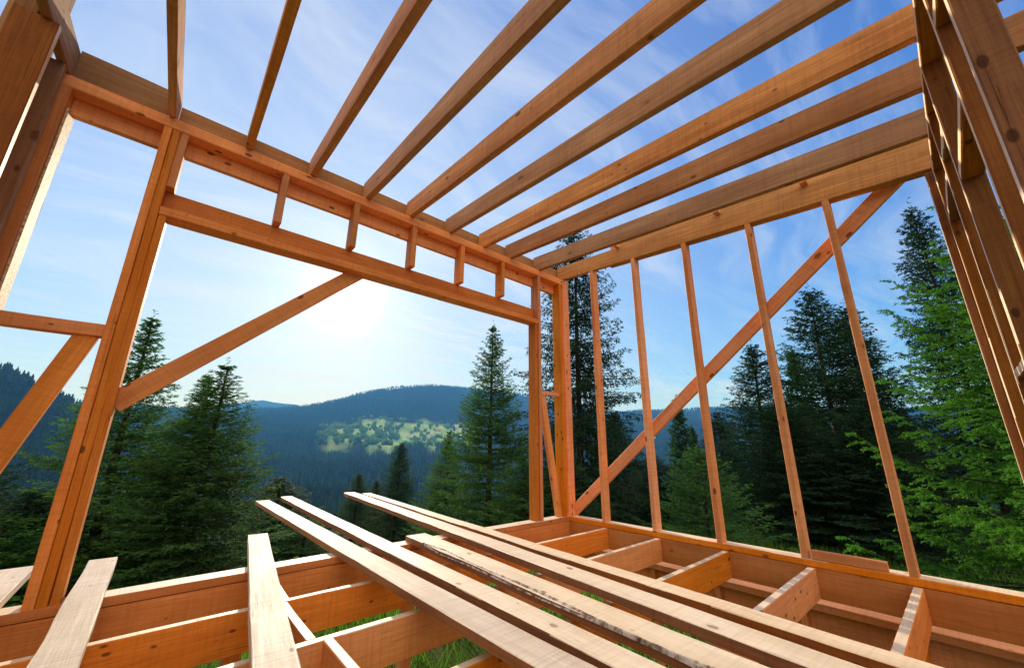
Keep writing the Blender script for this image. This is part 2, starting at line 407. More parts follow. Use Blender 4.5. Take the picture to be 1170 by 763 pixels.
plank('long overhanging plank, left one of the two lying close together on the right', ((-1.42, 3.50), (-1.895, -3.1)), ((-1.215, 3.55), (-1.765, -3.1)), 0.10, 0.047, M_PLANK, edge_mat=M_EDGE)
plank('outermost right of the long planks, nearest the stud wall', ((-1.205, 3.28), (-1.642, -3.1)), ((-1.075, 3.24), (-1.525, -3.1)), 0.10, 0.046, M_PLANK, edge_mat=M_EDGE)

# bark strip along the left edge of the broad plank (part of that plank)
def bark_strip():
    L = 2.55; n = 120; w = P5W
    V = []; F = []
    for i in range(n + 1):
        t = i / n; x = 0.32 + L * t
        k = max(0.0, min(1.0, (mnoise.noise(Vector((x * 1.3, 4.4, 0))) * 1.3 + 0.75))) * min(1, t * 8) * min(1, (1 - t) * 8 + .3)
        wd = 0.010 + 0.034 * k + 0.006 * mnoise.noise(Vector((x * 14, 1.1, 0)))
        for j in range(5):
            u = j / 4
            yv = w / 2 + 0.006 - wd * (1 - u)
            zv = 0.0235 + 0.006 - (u ** 1.5) * (0.016 + 0.012 * k)
            e = 0.0025 * mnoise.noise(Vector((x * 30, u * 6, 3)))
            V.append((x, yv + e, zv + e))
    for i in range(n):
        for j in range(4):
            a = i * 5 + j; F.append((a, a + 1, a + 6, a + 5))
    me = mesh_np('bark_edge', V, F)
    o = link_mesh('bark_edge', me, M_BARK, p5)
    o['label'] = 'ragged bark left along the plank edge'
    return o
_yaxis = MAT3[p5.name] @ Vector((0, 1, 0))
bs = bark_strip()
if _yaxis.x > 0: bs.scale = (1, -1, 1)

# scrap offcut on the plate of wall B
o = timber('timber_offcut', (0.022, -2.325, 0.0835), (0.026, -2.735, 0.0815), 0.045, 0.06, M_FRAME, None, (0, 0, 1), bow=0.001)
tag(o, 'short timber offcut lying on the bottom plate between two right-hand studs', 'offcut')

# ------------------------------------------------------------------ terrain
def gheight(x, y):
    """height of the ground; x,y arrays"""
    dx = x + 2.2; dy = y + 1.7
    d = np.hypot(dx, dy); az = np.degrees(np.arctan2(dy, dx))
    dk = np.array([0, 4, 8, 14, 24, 40, 70, 120, 200, 320, 520, 800, 1100, 1450, 1800, 2200, 2700, 3400, 4500, 6000, 9000], float)
    zv = np.array([-1.35, -1.45, -1.9, -3.0, -5.4, -9, -17, -31, -50, -66, -66, -44, -10, 48, 100, 140, 145, 110, 110, 100, 80], float)
    zr = np.array([-1.35, -1.40, -1.6, -2.0, -3.0, -5, -10, -22, -42, -62, -66, -44, -10, 48, 100, 140, 145, 150, 120, 100, 80], float)
    zA = np.interp(d, dk, zv); zB = np.interp(d, dk, zr)
    w = np.clip((az - 10) / 50, 0, 1); w = w * w * (3 - 2 * w)
    z = zB * (1 - w) + zA * w
    def bump(azc, dc, H, sa, sd):
        cx = -2.2 + dc * np.cos(np.radians(azc)); cy = -1.7 + dc * np.sin(np.radians(azc))
        ux, uy = np.cos(np.radians(azc)), np.sin(np.radians(azc))
        px = (x - cx) * ux + (y - cy) * uy; py = -(x - cx) * uy + (y - cy) * ux
        return H * np.exp(-(px / sd) ** 2 - (py / sa) ** 2)
    z = z + bump(61, 2400, 165, 430, 560)
    z = z + bump(71, 2350, 48, 300, 450)
    z = z + bump(48, 2700, 165, 520, 420)
    z = z + bump(22, 2500, 55, 600, 420)
    z = z + bump(109, 900, 165, 225, 330)
    z = z + bump(81, 4300, 290, 700, 500)
    z = z + bump(48, 5000, 470, 900, 600)
    z = z + bump(15, 4500, 240, 900, 600)
    # small relief
    rel = (np.sin(x * 0.011 + 1.3) * np.cos(y * 0.013 + 0.4) + 0.6 * np.sin(x * 0.027 + y * 0.021)) * np.clip((d - 150) / 700, 0, 1) * 9
    near = 0.05 * np.sin(x * 1.1 + 0.3 * y) * np.cos(y * 0.9) * np.clip(1 - d / 60, 0, 1)
    return z + rel + near

def clearing(x, y):
    """1 inside the meadow clearing with the hamlet"""
    dx = x + 2.2; dy = y + 1.7
    d = np.hypot(dx, dy); az = np.degrees(np.arctan2(dy, dx))
    n = np.sin(az * 0.9 + d * 0.004) * 60 + np.sin(az * 2.3 + 1) * 40
    a = np.clip((np.abs(az - 64) - 11.5) / -3.0, 0, 1)
    b = np.clip((290 - np.abs(d + n - 1330)) / 110, 0, 1)
    return a * b

# polar grid sheet
rs = np.concatenate([[0.0], np.geomspace(1.2, 9000, 150)])
na = 300
TH = np.linspace(0, 2 * np.pi, na, endpoint=False)
Vx = -2.2 + rs[:, None] * np.cos(TH)[None]; Vy = -1.7 + rs[:, None] * np.sin(TH)[None]
Vz = gheight(Vx, Vy)
V = np.stack([Vx, Vy, Vz], -1).reshape(-1, 3)
ii, jj = np.meshgrid(np.arange(len(rs) - 1), np.arange(na), indexing='ij')
j2 = (jj + 1) % na
F = np.stack([ii * na + jj, (ii + 1) * na + jj, (ii + 1) * na + j2, ii * na + j2], -1).reshape(-1, 4)
F = F[:, ::1]
cl = clearing(V[:, 0], V[:, 1])
dg = np.hypot(V[:, 0] + 2.2, V[:, 1] + 1.7)
woods = np.clip((dg - 70) / 80, 0, 1) * (1 - cl)
gm = mesh_np('ground', V, F, True, {'meadow': cl, 'woods': woods})

def ground_mat():
    m, nt, b = new_mat('ground_cover')
    at = nt.add('ShaderNodeAttribute', attribute_name='meadow')
    geo = nt.add('ShaderNodeNewGeometry')
    n1 = nt.noise(geo.outputs['Position'], 0.9, 6, 0.7); n2 = nt.noise(geo.outputs['Position'], 14, 4, 0.7)
    n3 = nt.noise(geo.outputs['Position'], 0.02, 4, 0.6)
    g = nt.ramp(n1, [(0.3, (0.045, 0.085, 0.018)), (0.5, (0.09, 0.15, 0.03)), (0.64, (0.13, 0.15, 0.05)), (0.75, (0.24, 0.17, 0.09))])
    g = nt.mix(nt.math('MULTIPLY', n2, 0.6), g, (0.03, 0.05, 0.012))
    mead = nt.ramp(n3, [(0.3, (0.18, 0.38, 0.08)), (0.5, (0.32, 0.50, 0.15)), (0.70, (0.55, 0.60, 0.26))])
    g = nt.mix(at.outputs['Fac'], g, mead)
    aw = nt.add('ShaderNodeAttribute', attribute_name='woods')
    g = nt.mix(aw.outputs['Fac'], g, nt.mix(n3, (0.006, 0.014, 0.009), (0.016, 0.032, 0.016)))
    nt.link(g, b.inputs['Base Color']); b.inputs['Roughness'].default_value = 0.95
    b.inputs['Specular IOR Level'].default_value = 0.0
    bp = nt.add('ShaderNodeBump'); bp.inputs['Strength'].default_value = 0.6; bp.inputs['Distance'].default_value = 0.15
    nt.link(n2, bp.inputs['Height']); nt.link(bp.outputs[0], b.inputs['Normal'])
    return m
tag(link_mesh('ground', gm, ground_mat()), 'grassy hillside falling into the wooded valley and rising to the mountains beyond', kind='structure')

# ------------------------------------------------------------------ foliage materials
def leaf_mat(name, inner, outer, trans=0.3, transcol=None, noise_sc=0.6, spec=0.12, rough=0.8):
    m, nt, b = new_mat(name)
    at = nt.add('ShaderNodeAttribute', attribute_name='tip'); oi = nt.add('ShaderNodeObjectInfo')
    tc = nt.add('ShaderNodeTexCoord')
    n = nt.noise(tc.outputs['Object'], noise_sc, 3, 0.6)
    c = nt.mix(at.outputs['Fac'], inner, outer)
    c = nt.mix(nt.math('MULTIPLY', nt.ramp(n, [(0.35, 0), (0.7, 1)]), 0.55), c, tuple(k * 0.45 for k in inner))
    hsv = nt.add('ShaderNodeHueSaturation'); r = nt.add('ShaderNodeMapRange'); r.inputs['To Min'].default_value = 0.8; r.inputs['To Max'].default_value = 1.2
    nt.link(oi.outputs['Random'], r.inputs['Value']); nt.link(r.outputs[0], hsv.inputs['Value']); nt.link(c, hsv.inputs['Color'])
    nt.link(hsv.outputs[0], b.inputs['Base Color']); b.inputs['Roughness'].default_value = rough
    b.inputs['Specular IOR Level'].default_value = spec
    tr = nt.add('ShaderNodeBsdfTranslucent'); mx = nt.add('ShaderNodeMixShader'); mx.inputs[0].default_value = trans
    tcol = nt.mix(1.0, hsv.outputs[0], transcol or (1.25, 1.5, 0.75), 'MULTIPLY')
    nt.link(tcol, tr.inputs[0])
    nt.link(b.outputs[0], mx.inputs[1]); nt.link(tr.outputs[0], mx.inputs[2])
    nt.link(mx.outputs[0], nt.n['Material Output'].inputs['Surface'])
    return m
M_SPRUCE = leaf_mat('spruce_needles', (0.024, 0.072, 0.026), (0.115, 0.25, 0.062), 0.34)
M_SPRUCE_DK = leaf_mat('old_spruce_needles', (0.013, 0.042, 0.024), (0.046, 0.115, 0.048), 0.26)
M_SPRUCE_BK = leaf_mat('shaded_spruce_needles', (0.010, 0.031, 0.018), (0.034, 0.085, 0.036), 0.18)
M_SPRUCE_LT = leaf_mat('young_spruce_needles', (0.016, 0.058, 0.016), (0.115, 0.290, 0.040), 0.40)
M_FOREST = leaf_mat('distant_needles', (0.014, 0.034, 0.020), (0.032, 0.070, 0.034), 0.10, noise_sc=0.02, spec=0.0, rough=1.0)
M_BROAD = leaf_mat('distant_leaves', (0.05, 0.13, 0.03), (0.16, 0.31, 0.06), 0.25, noise_sc=0.05, spec=0.0, rough=1.0)

def trunk_mat():
    m, nt, b = new_mat('spruce_trunk_bark')
    tc = nt.add('ShaderNodeTexCoord')
    n = nt.noise(nt.mapping(tc.outputs['Object'], (9, 9, 2.2)), 1.5, 5, 0.7)
    nt.link(nt.ramp(n, [(0.3, (0.016, 0.012, 0.010)), (0.7, (0.060, 0.045, 0.036))]), b.inputs['Base Color'])
    b.inputs['Roughness'].default_value = 0.9
    bp = nt.add('ShaderNodeBump'); bp.inputs['Strength'].default_value = 0.7; bp.inputs['Distance'].default_value = 0.03
    nt.link(n, bp.inputs['Height']); nt.link(bp.outputs[0], b.inputs['Normal'])
    return m
M_TRUNK = trunk_mat()

# ------------------------------------------------------------------ spruce generator (numpy)
def spruce_mesh(seed, H, R, whorl=0.34, nb=6, droop=0.35, tipup=0.25, twig_sp=0.085, twig_len=0.32, needle=0.075, nn=9, hang=0.25, gap=0.12, base=0.06, power=0.85, sub=2, needle_w=0.013, comb=0.0, cap=26):
    r = np.random.default_rng(seed)
    segA, segB, tipv, lens = [], [], [], []          # twig segments
    bw = []                                       # woody branches
    z = H * base
    while z < H * 0.985:
        t = z / H
        Lmax = R * (1 - t) ** power + 0.05
        k = max(3, int(round(nb * (0.6 + 0.5 * (1 - t)))))
        a0 = r.uniform(0, 6.283)
        for i in range(k):
            if r.random() < gap * (1 - 0.5 * t): continue
            a = a0 + 6.283 * i / k + r.normal(0, 0.22)
            L = Lmax * r.uniform(0.72, 1.12)
            zz = z + r.normal(0, whorl * 0.25)
            up0 = 0.55 * t ** 1.5 * 1.6 - droop * (1 - t) * r.uniform(0.6, 1.3)
            m = max(3, int(L / 0.10) + 1)
            s = np.linspace(0, 1, m)
            rad = L * (s - 0.05 * s ** 2)
            h = L * (up0 * s - droop * 0.5 * s ** 2 * (1 - t) + tipup * s ** 3)
            da = r.normal(0, 0.10) * s
            P = np.stack([rad * np.cos(a + da), rad * np.sin(a + da), zz + h], -1)
            bw.append((P, 0.004 + 0.007 * L))
            T = np.gradient(P, axis=0); T /= np.linalg.norm(T, axis=1)[:, None] + 1e-9
            # twigs along the branch
            nt_ = max(3, int(L / twig_sp))
            st = np.linspace(0.10 if L > .6 else 0.0, 1.0, nt_) + r.normal(0, 0.01, nt_)
            st = np.clip(st, 0, 1)
            idx = st * (m - 1); i0 = np.minimum(idx.astype(int), m - 2); fr = (idx - i0)[:, None]
            Pp = P[i0] * (1 - fr) + P[i0 + 1] * fr; Tt = T[i0]
            sgn = np.where(np.arange(nt_) % 2 == 0, 1.0, -1.0)[:, None]
            S = np.cross(Tt, np.array([0, 0, 1.0])); S /= np.linalg.norm(S, axis=1)[:, None] + 1e-9
            tl = twig_len * min(1.0, 0.22 + L / 1.1) * (0.35 + 0.9 * (1 - st) * np.minimum(1, L / 1.2)) * r.uniform(0.65, 1.25, nt_)
            D = Tt * 0.75 + S * sgn * 0.8 + np.array([0, 0, -1.0]) * (hang * r.uniform(0.3, 1.5, nt_))[:, None] + r.normal(0, 0.12, (nt_, 3))
            D /= np.linalg.norm(D, axis=1)[:, None]
            E_ = Pp + D * tl[:, None]
            segA.append(Pp); segB.append(E_); tipv.append(np.stack([st * 0.55, np.clip(st * 0.6 + 0.45, 0, 1)], -1))
            # secondary twigs
            for q in range(sub):
                f = r.uniform(0.25, 0.85, nt_)[:, None]
                A2 = Pp * (1 - f) + E_ * f
                if comb:
                    N2 = np.cross(D, np.array([0, 0, 1.0])); N2 /= np.linalg.norm(N2, axis=1)[:, None] + 1e-9
                    D2 = D * 0.75 + N2 * (0.8 if q % 2 else -0.8) + r.normal(0, 0.16, (nt_, 3)) + np.array([0, 0, -hang * 0.5])
                else: D2 = D + r.normal(0, 0.55, (nt_, 3)) + np.array([0, 0, -hang * 0.9])
                D2 /= np.linalg.norm(D2, axis=1)[:, None]
                segA.append(A2); segB.append(A2 + D2 * (tl * r.uniform(0.4, 0.7, nt_))[:, None])
                tipv.append(np.stack([st * 0.5 + .1, np.clip(st * 0.6 + 0.5, 0, 1)], -1))
            # leader of the branch
            segA.append(P[:-1]); segB.append(P[1:]); tipv.append(np.stack([s[:-1] * .6, s[1:] * .8], -1))
        z += whorl * (0.55 + 0.75 * (1 - t)) * r.uniform(0.8, 1.2)
    # leader shoot
    zz = np.linspace(H * 0.93, H * 1.03, 8)
    Ld = np.stack([np.zeros(8), np.zeros(8), zz], -1)
    segA.append(Ld[:-1]); segB.append(Ld[1:]); tipv.append(np.full((7, 2), 0.7))
    A = np.concatenate(segA); B = np.concatenate(segB); TV = np.concatenate(tipv)
    N = len(A); L = np.linalg.norm(B - A, axis=1); D = (B - A) / (L[:, None] + 1e-9)
    ref = np.where(np.abs(D[:, 2:3]) > 0.9, np.array([[1.0, 0, 0]]), np.array([[0, 0, 1.0]]))
    U = np.cross(D, ref); U /= np.linalg.norm(U, axis=1)[:, None] + 1e-9
    W = np.cross(U, D)
    cnt = np.clip((L / (needle * 0.42) * nn / 9).astype(int), 4, cap)
    rep = np.repeat(np.arange(N), cnt)
    M = len(rep)
    f = r.random(M); ph = r.uniform(0, 6.283, M)
    # needles lean to the sides and upward
    rad = U[rep] * np.cos(ph)[:, None] + W[rep] * np.sin(ph)[:, None]
    nd = D[rep] * r.uniform(0.35, 0.9, M)[:, None] + rad * r.uniform(0.35, 0.8, M)[:, None]
    nd /= np.linalg.norm(nd, axis=1)[:, None]
    nl = needle * r.uniform(0.6, 1.25, M)
    bp_ = A[rep] + D[rep] * (L[rep] * f)[:, None]
    wv = np.cross(nd, r.normal(0, 1, (M, 3))); wv /= np.linalg.norm(wv, axis=1)[:, None] + 1e-9
    wv *= (needle_w * r.uniform(0.7, 1.3, M))[:, None]
    mid = bp_ + nd * (nl * 0.45)[:, None]
    V = np.stack([bp_, mid + wv, bp_ + nd * nl[:, None], mid - wv], 1).reshape(-1, 3)
    Fq = np.arange(M * 4).reshape(M, 4)
    tp = TV[rep, 0] * (1 - f) + TV[rep, 1] * f
    tipattr = np.repeat(tp, 4); tipattr[2::4] += 0.15
    crown = mesh_np('crown', V, Fq, False, {'tip': np.clip(tipattr, 0, 1)})
    # trunk + limbs
    TVt, TF = [], []
    def tube(P, r0, r1, k):
        b0 = len(TVt); m = len(P)
        for i in range(m):
            d = P[min(i + 1, m - 1)] - P[max(i - 1, 0)]; d = d / (np.linalg.norm(d) + 1e-9)
            u = np.cross(d, [0.31, 0.2, 0.93] if abs(d[2]) < .9 else [1.0, 0, 0]); u /= np.linalg.norm(u); w = np.cross(d, u)
            rr = r0 + (r1 - r0) * i / (m - 1)
            for j in range(k):
                an = 6.283 * j / k; TVt.append(P[i] + u * math.cos(an) * rr + w * math.sin(an) * rr)
        for i in range(m - 1):
            for j in range(k):
                a = b0 + i * k + j; b = b0 + i * k + (j + 1) % k; TF.append((a, b, b + k, a + k))
    zs = np.linspace(-0.8, H * 0.99, 14)
    wob = np.cumsum(r.normal(0, 0.012, (14, 2)), 0)
    tr = 0.008 * H + 0.02
    tube(np.stack([wob[:, 0] * 0.6, wob[:, 1] * 0.6, zs], -1), tr, 0.012, 10)
    for P, br in bw: tube(P[::2] if len(P) > 4 else P, br, 0.003, 4)
    trunk = mesh_np('trunk', np.array(TVt), np.array(TF), True)
    crown.materials.append(M_SPRUCE); trunk.materials.append(M_TRUNK)
    return trunk, crown

CAM = np.array([-3.723, -3.222, 0.85])
def place_tree(name, proto, az, d, top_el=None, label='', group=None, mat=None, sxy=None, rot=None, height=None, cat='tree'):
    """proto=(trunk,crown,H); az in degrees from +X, distance from the viewpoint"""
    tr, cr, H = proto
    x = CAM[0] + d * math.cos(RAD(az)); y = CAM[1] + d * math.sin(RAD(az))
    zb = float(gheight(np.array([x]), np.array([y]))[0])
    if height is None: height = CAM[2] + d * math.tan(RAD(top_el)) - zb
    s = height / H
    root = empty(name, (x, y, zb))
    root.rotation_euler = (rng.uniform(-.015, .015), rng.uniform(-.015, .015), rot if rot is not None else rng.uniform(0, 6.28))
    root.scale = ((sxy or s), (sxy or s), s)
    tag(root, label, cat, group)
    t = link_mesh('trunk', tr, None, root); c = link_mesh('crown', cr, None, root)
    if mat is not None:
        c.material_slots[0].link = 'OBJECT'; c.material_slots[0].material = mat
    return root

P_H = (*spruce_mesh(9, 12, 2.4, whorl=0.28, nb=7, droop=0.26, tipup=0.35, twig_sp=0.060, twig_len=0.42, needle=0.09, needle_w=0.015, gap=0.13, power=1.0), 12)
P_A = (*spruce_mesh(1, 12, 2.7, whorl=0.27, nb=7, droop=0.30, twig_sp=0.062, twig_len=0.40, needle=0.10, needle_w=0.016, gap=0.06), 12)
P_B = (*spruce_mesh(2, 12, 2.15, whorl=0.25, nb=7, droop=0.22, tipup=0.3, gap=0.12, power=1.1, twig_sp=0.060, twig_len=0.44, needle=0.095, needle_w=0.015), 12)
P_C = (*spruce_mesh(3, 16, 3.0, whorl=0.40, nb=7, droop=0.55, hang=1.7, twig_len=0.62, tipup=0.15, gap=0.14, power=0.65, base=0.12, twig_sp=0.075, needle=0.10, needle_w=0.017), 16)
P_D = (*spruce_mesh(4, 15, 2.5, whorl=0.30, nb=7, droop=0.45, hang=0.7, twig_len=0.42, power=0.8, gap=0.08, twig_sp=0.075, needle=0.11, needle_w=0.018), 15)
P_E = (*spruce_mesh(5, 5.6, 2.3, whorl=0.27, nb=8, droop=0.40, tipup=0.42, twig_sp=0.066, twig_len=0.40, needle=0.032, nn=30, hang=0.45, needle_w=0.0054, gap=0.04, sub=4, power=0.62, comb=1.0, cap=60), 5.6)
P_F = (*spruce_mesh(6, 5, 1.8, whorl=0.22, nb=8, droop=0.10, tipup=0.3, twig_sp=0.06, twig_len=0.30, needle=0.06, needle_w=0.011, sub=2, gap=0.05), 5)
P_G = (*spruce_mesh(8, 15, 2.6, whorl=0.55, nb=7, droop=0.45, hang=0.6, twig_len=0.7, power=0.85, gap=0.06, twig_sp=0.20, needle=0.30, needle_w=0.055, sub=1), 15)
print('tris', [len(p[1].polygons) for p in (P_A, P_B, P_C, P_D, P_E, P_F, P_G)])

G_NEAR = 'spruces standing round the house frame'
def px2az(px, py):
    f = np.array([math.cos(0.846925) * math.cos(0.265753), math.sin(0.846925) * math.cos(0.265753), math.sin(0.265753)])
    r0 = np.array([math.sin(0.846925), -math.cos(0.846925), 0.]); u0 = np.cross(r0, f)
    c, s = math.cos(0.00468512), math.sin(0.00468512); r = c * r0 + s * u0; u = -s * r0 + c * u0
    d = f + r * (px - 587.838) / 438.548 - u * (py - 388.978) / 438.548
    return math.degrees(math.atan2(d[1], d[0])), math.degrees(math.atan2(d[2], math.hypot(d[0], d[1])))
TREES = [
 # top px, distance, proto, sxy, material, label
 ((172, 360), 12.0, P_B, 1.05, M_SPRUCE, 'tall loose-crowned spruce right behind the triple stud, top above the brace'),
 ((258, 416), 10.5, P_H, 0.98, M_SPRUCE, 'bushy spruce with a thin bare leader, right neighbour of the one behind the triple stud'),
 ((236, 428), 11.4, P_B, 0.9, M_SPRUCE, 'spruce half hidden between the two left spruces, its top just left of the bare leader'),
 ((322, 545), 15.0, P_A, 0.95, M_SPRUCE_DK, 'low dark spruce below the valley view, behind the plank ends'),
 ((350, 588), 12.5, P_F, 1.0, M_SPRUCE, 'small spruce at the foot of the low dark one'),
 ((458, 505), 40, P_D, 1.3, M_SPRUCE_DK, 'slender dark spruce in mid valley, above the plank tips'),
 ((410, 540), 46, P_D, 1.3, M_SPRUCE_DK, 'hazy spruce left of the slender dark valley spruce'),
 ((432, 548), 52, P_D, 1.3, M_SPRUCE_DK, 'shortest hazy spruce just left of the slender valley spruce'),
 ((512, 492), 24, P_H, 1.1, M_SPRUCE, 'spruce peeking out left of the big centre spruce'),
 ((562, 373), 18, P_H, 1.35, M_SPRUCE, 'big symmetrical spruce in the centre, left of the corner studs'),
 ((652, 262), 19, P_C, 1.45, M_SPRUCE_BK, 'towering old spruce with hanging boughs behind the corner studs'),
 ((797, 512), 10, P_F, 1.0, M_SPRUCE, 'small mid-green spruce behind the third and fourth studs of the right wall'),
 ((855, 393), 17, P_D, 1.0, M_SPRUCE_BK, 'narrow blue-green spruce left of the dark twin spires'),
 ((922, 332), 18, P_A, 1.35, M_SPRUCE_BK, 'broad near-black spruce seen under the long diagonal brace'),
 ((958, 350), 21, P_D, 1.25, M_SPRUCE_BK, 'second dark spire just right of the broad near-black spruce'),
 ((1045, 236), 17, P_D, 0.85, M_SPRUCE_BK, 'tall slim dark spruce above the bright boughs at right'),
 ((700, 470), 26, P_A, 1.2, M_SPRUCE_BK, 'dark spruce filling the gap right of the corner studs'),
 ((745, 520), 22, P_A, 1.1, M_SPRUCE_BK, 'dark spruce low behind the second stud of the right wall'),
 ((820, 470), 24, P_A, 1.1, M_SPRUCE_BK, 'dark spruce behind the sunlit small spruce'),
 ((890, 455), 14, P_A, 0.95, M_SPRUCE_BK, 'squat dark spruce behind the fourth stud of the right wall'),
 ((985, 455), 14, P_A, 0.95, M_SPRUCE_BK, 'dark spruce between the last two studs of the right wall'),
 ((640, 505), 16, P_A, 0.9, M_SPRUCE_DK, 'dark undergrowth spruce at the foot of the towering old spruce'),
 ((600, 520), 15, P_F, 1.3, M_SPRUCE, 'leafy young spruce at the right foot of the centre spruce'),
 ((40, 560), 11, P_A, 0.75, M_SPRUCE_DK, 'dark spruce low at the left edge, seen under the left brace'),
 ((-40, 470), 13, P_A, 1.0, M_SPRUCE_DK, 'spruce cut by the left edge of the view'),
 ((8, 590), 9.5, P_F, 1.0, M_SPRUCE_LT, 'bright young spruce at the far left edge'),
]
NEAR_XY = []
for (tp, d, pr, sxy, mt, lab) in TREES:
    az, el = px2az(*tp)
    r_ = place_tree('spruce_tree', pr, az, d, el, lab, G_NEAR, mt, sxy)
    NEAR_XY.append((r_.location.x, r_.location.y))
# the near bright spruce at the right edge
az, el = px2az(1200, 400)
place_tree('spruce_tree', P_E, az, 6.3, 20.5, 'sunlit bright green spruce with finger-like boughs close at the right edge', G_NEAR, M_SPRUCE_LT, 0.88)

# ------------------------------------------------------------------ forest (stuff)
def cone_trees(pos, hs, seed, tiers=5, k=7, fat=(0.14, 0.2)):
    r = np.random.default_rng(seed)
    n = len(pos); Vs, Fs, Ts = [], [], []; off = 0
    wid = hs * r.uniform(*fat, n)
    for ti in range(tiers):
        z0 = 0.05 + 0.80 * ti / tiers; z1 = min(1.0, z0 + 1.35 / tiers + 0.04)
        if ti == tiers - 1: z1 = 1.0
        rad = wid * (1 - z0) ** 0.9
        an = 6.283 * np.arange(k)[None] / k + r.uniform(0, 6.283, (n, 1)) + r.normal(0, .18, (n, k))
        rr = rad[:, None] * r.uniform(0.55, 1.2, (n, k))
        zz = hs[:, None] * (z0 + r.normal(0, 0.018, (n, k)))
        ring = np.stack([pos[:, 0:1] + rr * np.cos(an), pos[:, 1:2] + rr * np.sin(an), pos[:, 2:3] + zz], -1)
        apex = np.stack([pos[:, 0], pos[:, 1], pos[:, 2] + hs * z1], -1)[:, None]
        Vt = np.concatenate([ring, apex], 1); Vs.append(Vt.reshape(-1, 3))
        base = off + np.arange(n)[:, None] * (k + 1)
        a = base + np.arange(k)[None]; b = base + (np.arange(k)[None] + 1) % k; c = np.repeat(base + k, k, 1)
        Fs.append(np.stack([a, b, c], -1).reshape(-1, 3))
        tv = np.repeat(r.random((n, 1)), k + 1, 1) * 0.7; tv[:, :k] += 0.3
        Ts.append(tv.ravel())
        off += n * (k + 1)
    return np.concatenate(Vs), np.concatenate(Fs), np.concatenate(Ts)

def scatter(d0, d1, n, hmin, hmax, seed, a0=-12, a1=118):
    r = np.random.default_rng(seed)
    d = np.sqrt(r.uniform(d0 ** 2, d1 ** 2, n)); az = np.radians(r.uniform(a0, a1, n))
    x = -2.2 + d * np.cos(az); y = -1.7 + d * np.sin(az)
    dens = np.sin(x * 0.021 + 0.7) * np.sin(y * 0.017) + r.normal(0, .35, n)
    keep = (clearing(x, y) < r.random(n) * 0.5) & (dens > -1.1)
    x, y, d = x[keep], y[keep], d[keep]
    z = gheight(x, y) - 0.5
    return np.stack([x, y, z], -1), r.uniform(hmin, hmax, len(x))
for nm, lab, args, tiers, k in (
    ('valley_forest', 'dense dark spruce wood filling the valley below the house', (170, 520, 12500, 12, 22, 21), 7, 9),
    ('mountain_forest', 'spruce forest covering the mountain slopes across the valley', (520, 1700, 30000, 9, 17, 22), 4, 6),
    ('mountain_forest', 'hazy conifer forest on the upper mountain ridges', (1700, 3100, 36000, 9, 17, 23), 3, 5)):
    p, hs = scatter(*args)
    v, f, t = cone_trees(p, hs, args[-1], tiers, k, (0.15, 0.21) if tiers > 5 else (0.19, 0.30))
    o = link_mesh(nm, mesh_np(nm, v, f, False, {'tip': t}), M_FOREST)
    tag(o, lab, 'forest', kind='stuff')

def near_wood():
    me = P_G[1]; n = len(me.vertices); co = np.empty(n * 3, np.float32); me.vertices.foreach_get('co', co); co = co.reshape(-1, 3)
    ta = np.empty(n, np.float32); me.attributes['tip'].data.foreach_get('value', ta)
    r = np.random.default_rng(41); Vs, Ts = [], []
    N = 330
    d = np.sqrt(r.uniform(34 ** 2, 200 ** 2, N)); az = r.uniform(-14, 118, N)
    for k in range(N):
        x = CAM[0] + d[k] * math.cos(RAD(az[k])); y = CAM[1] + d[k] * math.sin(RAD(az[k]))
        z = float(gheight(np.array([x]), np.array([y]))[0])
        if az[k] > 60 and d[k] < 75: continue
        hmax = 0.80 if az[k] > 30 else 1.1
        s_ = r.uniform(0.45, 1.0) * hmax * (0.72 if d[k] < 70 and az[k] > 50 else 1.0); a = r.uniform(0, 6.283); c, q = math.cos(a), math.sin(a); wd = r.uniform(0.9, 1.25)
        Vs.append(np.stack([(co[:, 0] * c - co[:, 1] * q) * s_ * wd + x, (co[:, 0] * q + co[:, 1] * c) * s_ * wd + y, co[:, 2] * s_ + z - .3], -1)); Ts.append(ta)
    V = np.concatenate(Vs)
    return mesh_np('hillside_wood', V, np.arange(len(V)).reshape(-1, 4), False, {'tip': np.concatenate(Ts)})
tag(link_mesh('hillside_wood', near_wood(), M_SPRUCE_DK), 'dark spruce wood on the slope falling away behind the nearer spruces', 'wood', kind='stuff')

# pale broadleaf wood and bushes round the clearing
def blobs(pos, hs, seed):
    r = np.random.default_rng(seed)
    n = len(pos); m = 80
    rep = np.repeat(np.arange(n), m); M = len(rep)
    q = r.normal(0, 1, (M, 3)); q /= np.linalg.norm(q, axis=1)[:, None]; q *= r.uniform(0.4, 1.25, (M, 1))
    c = pos[rep] + q * np.stack([hs[rep] * .42, hs[rep] * .42, hs[rep] * .5], -1) + np.stack([0 * hs[rep], 0 * hs[rep], hs[rep] * .5], -1)
    u = r.normal(0, 1, (M, 3)); v = r.normal(0, 1, (M, 3)); s = hs[rep][:, None] * r.uniform(0.07, 0.15, (M, 1))
    V = np.stack([c - u * s, c + v * s, c + u * s, c - v * s], 1).reshape(-1, 3)
    return V, np.arange(M * 4).reshape(M, 4), np.repeat(np.clip(q[:, 2] * .5 + .5, 0, 1), 4)
r = np.random.default_rng(77)
n = 1100
az = np.concatenate([r.uniform(65, 75, n // 2), r.uniform(54, 72, n // 2)]); d = np.concatenate([r.uniform(1130, 1480, n // 2), r.uniform(1050, 1600, n // 2)])
cl_ = np.sin(az * 3.1) * np.sin(d * 0.02)
k_ = cl_ + r.normal(0, .4, n) > 0.05
x = -2.2 + d[k_] * np.cos(np.radians(az[k_])); y = -1.7 + d[k_] * np.sin(np.radians(az[k_]))
v, f, t = blobs(np.stack([x, y, gheight(x, y)], -1), r.uniform(7, 15, len(x)), 5)
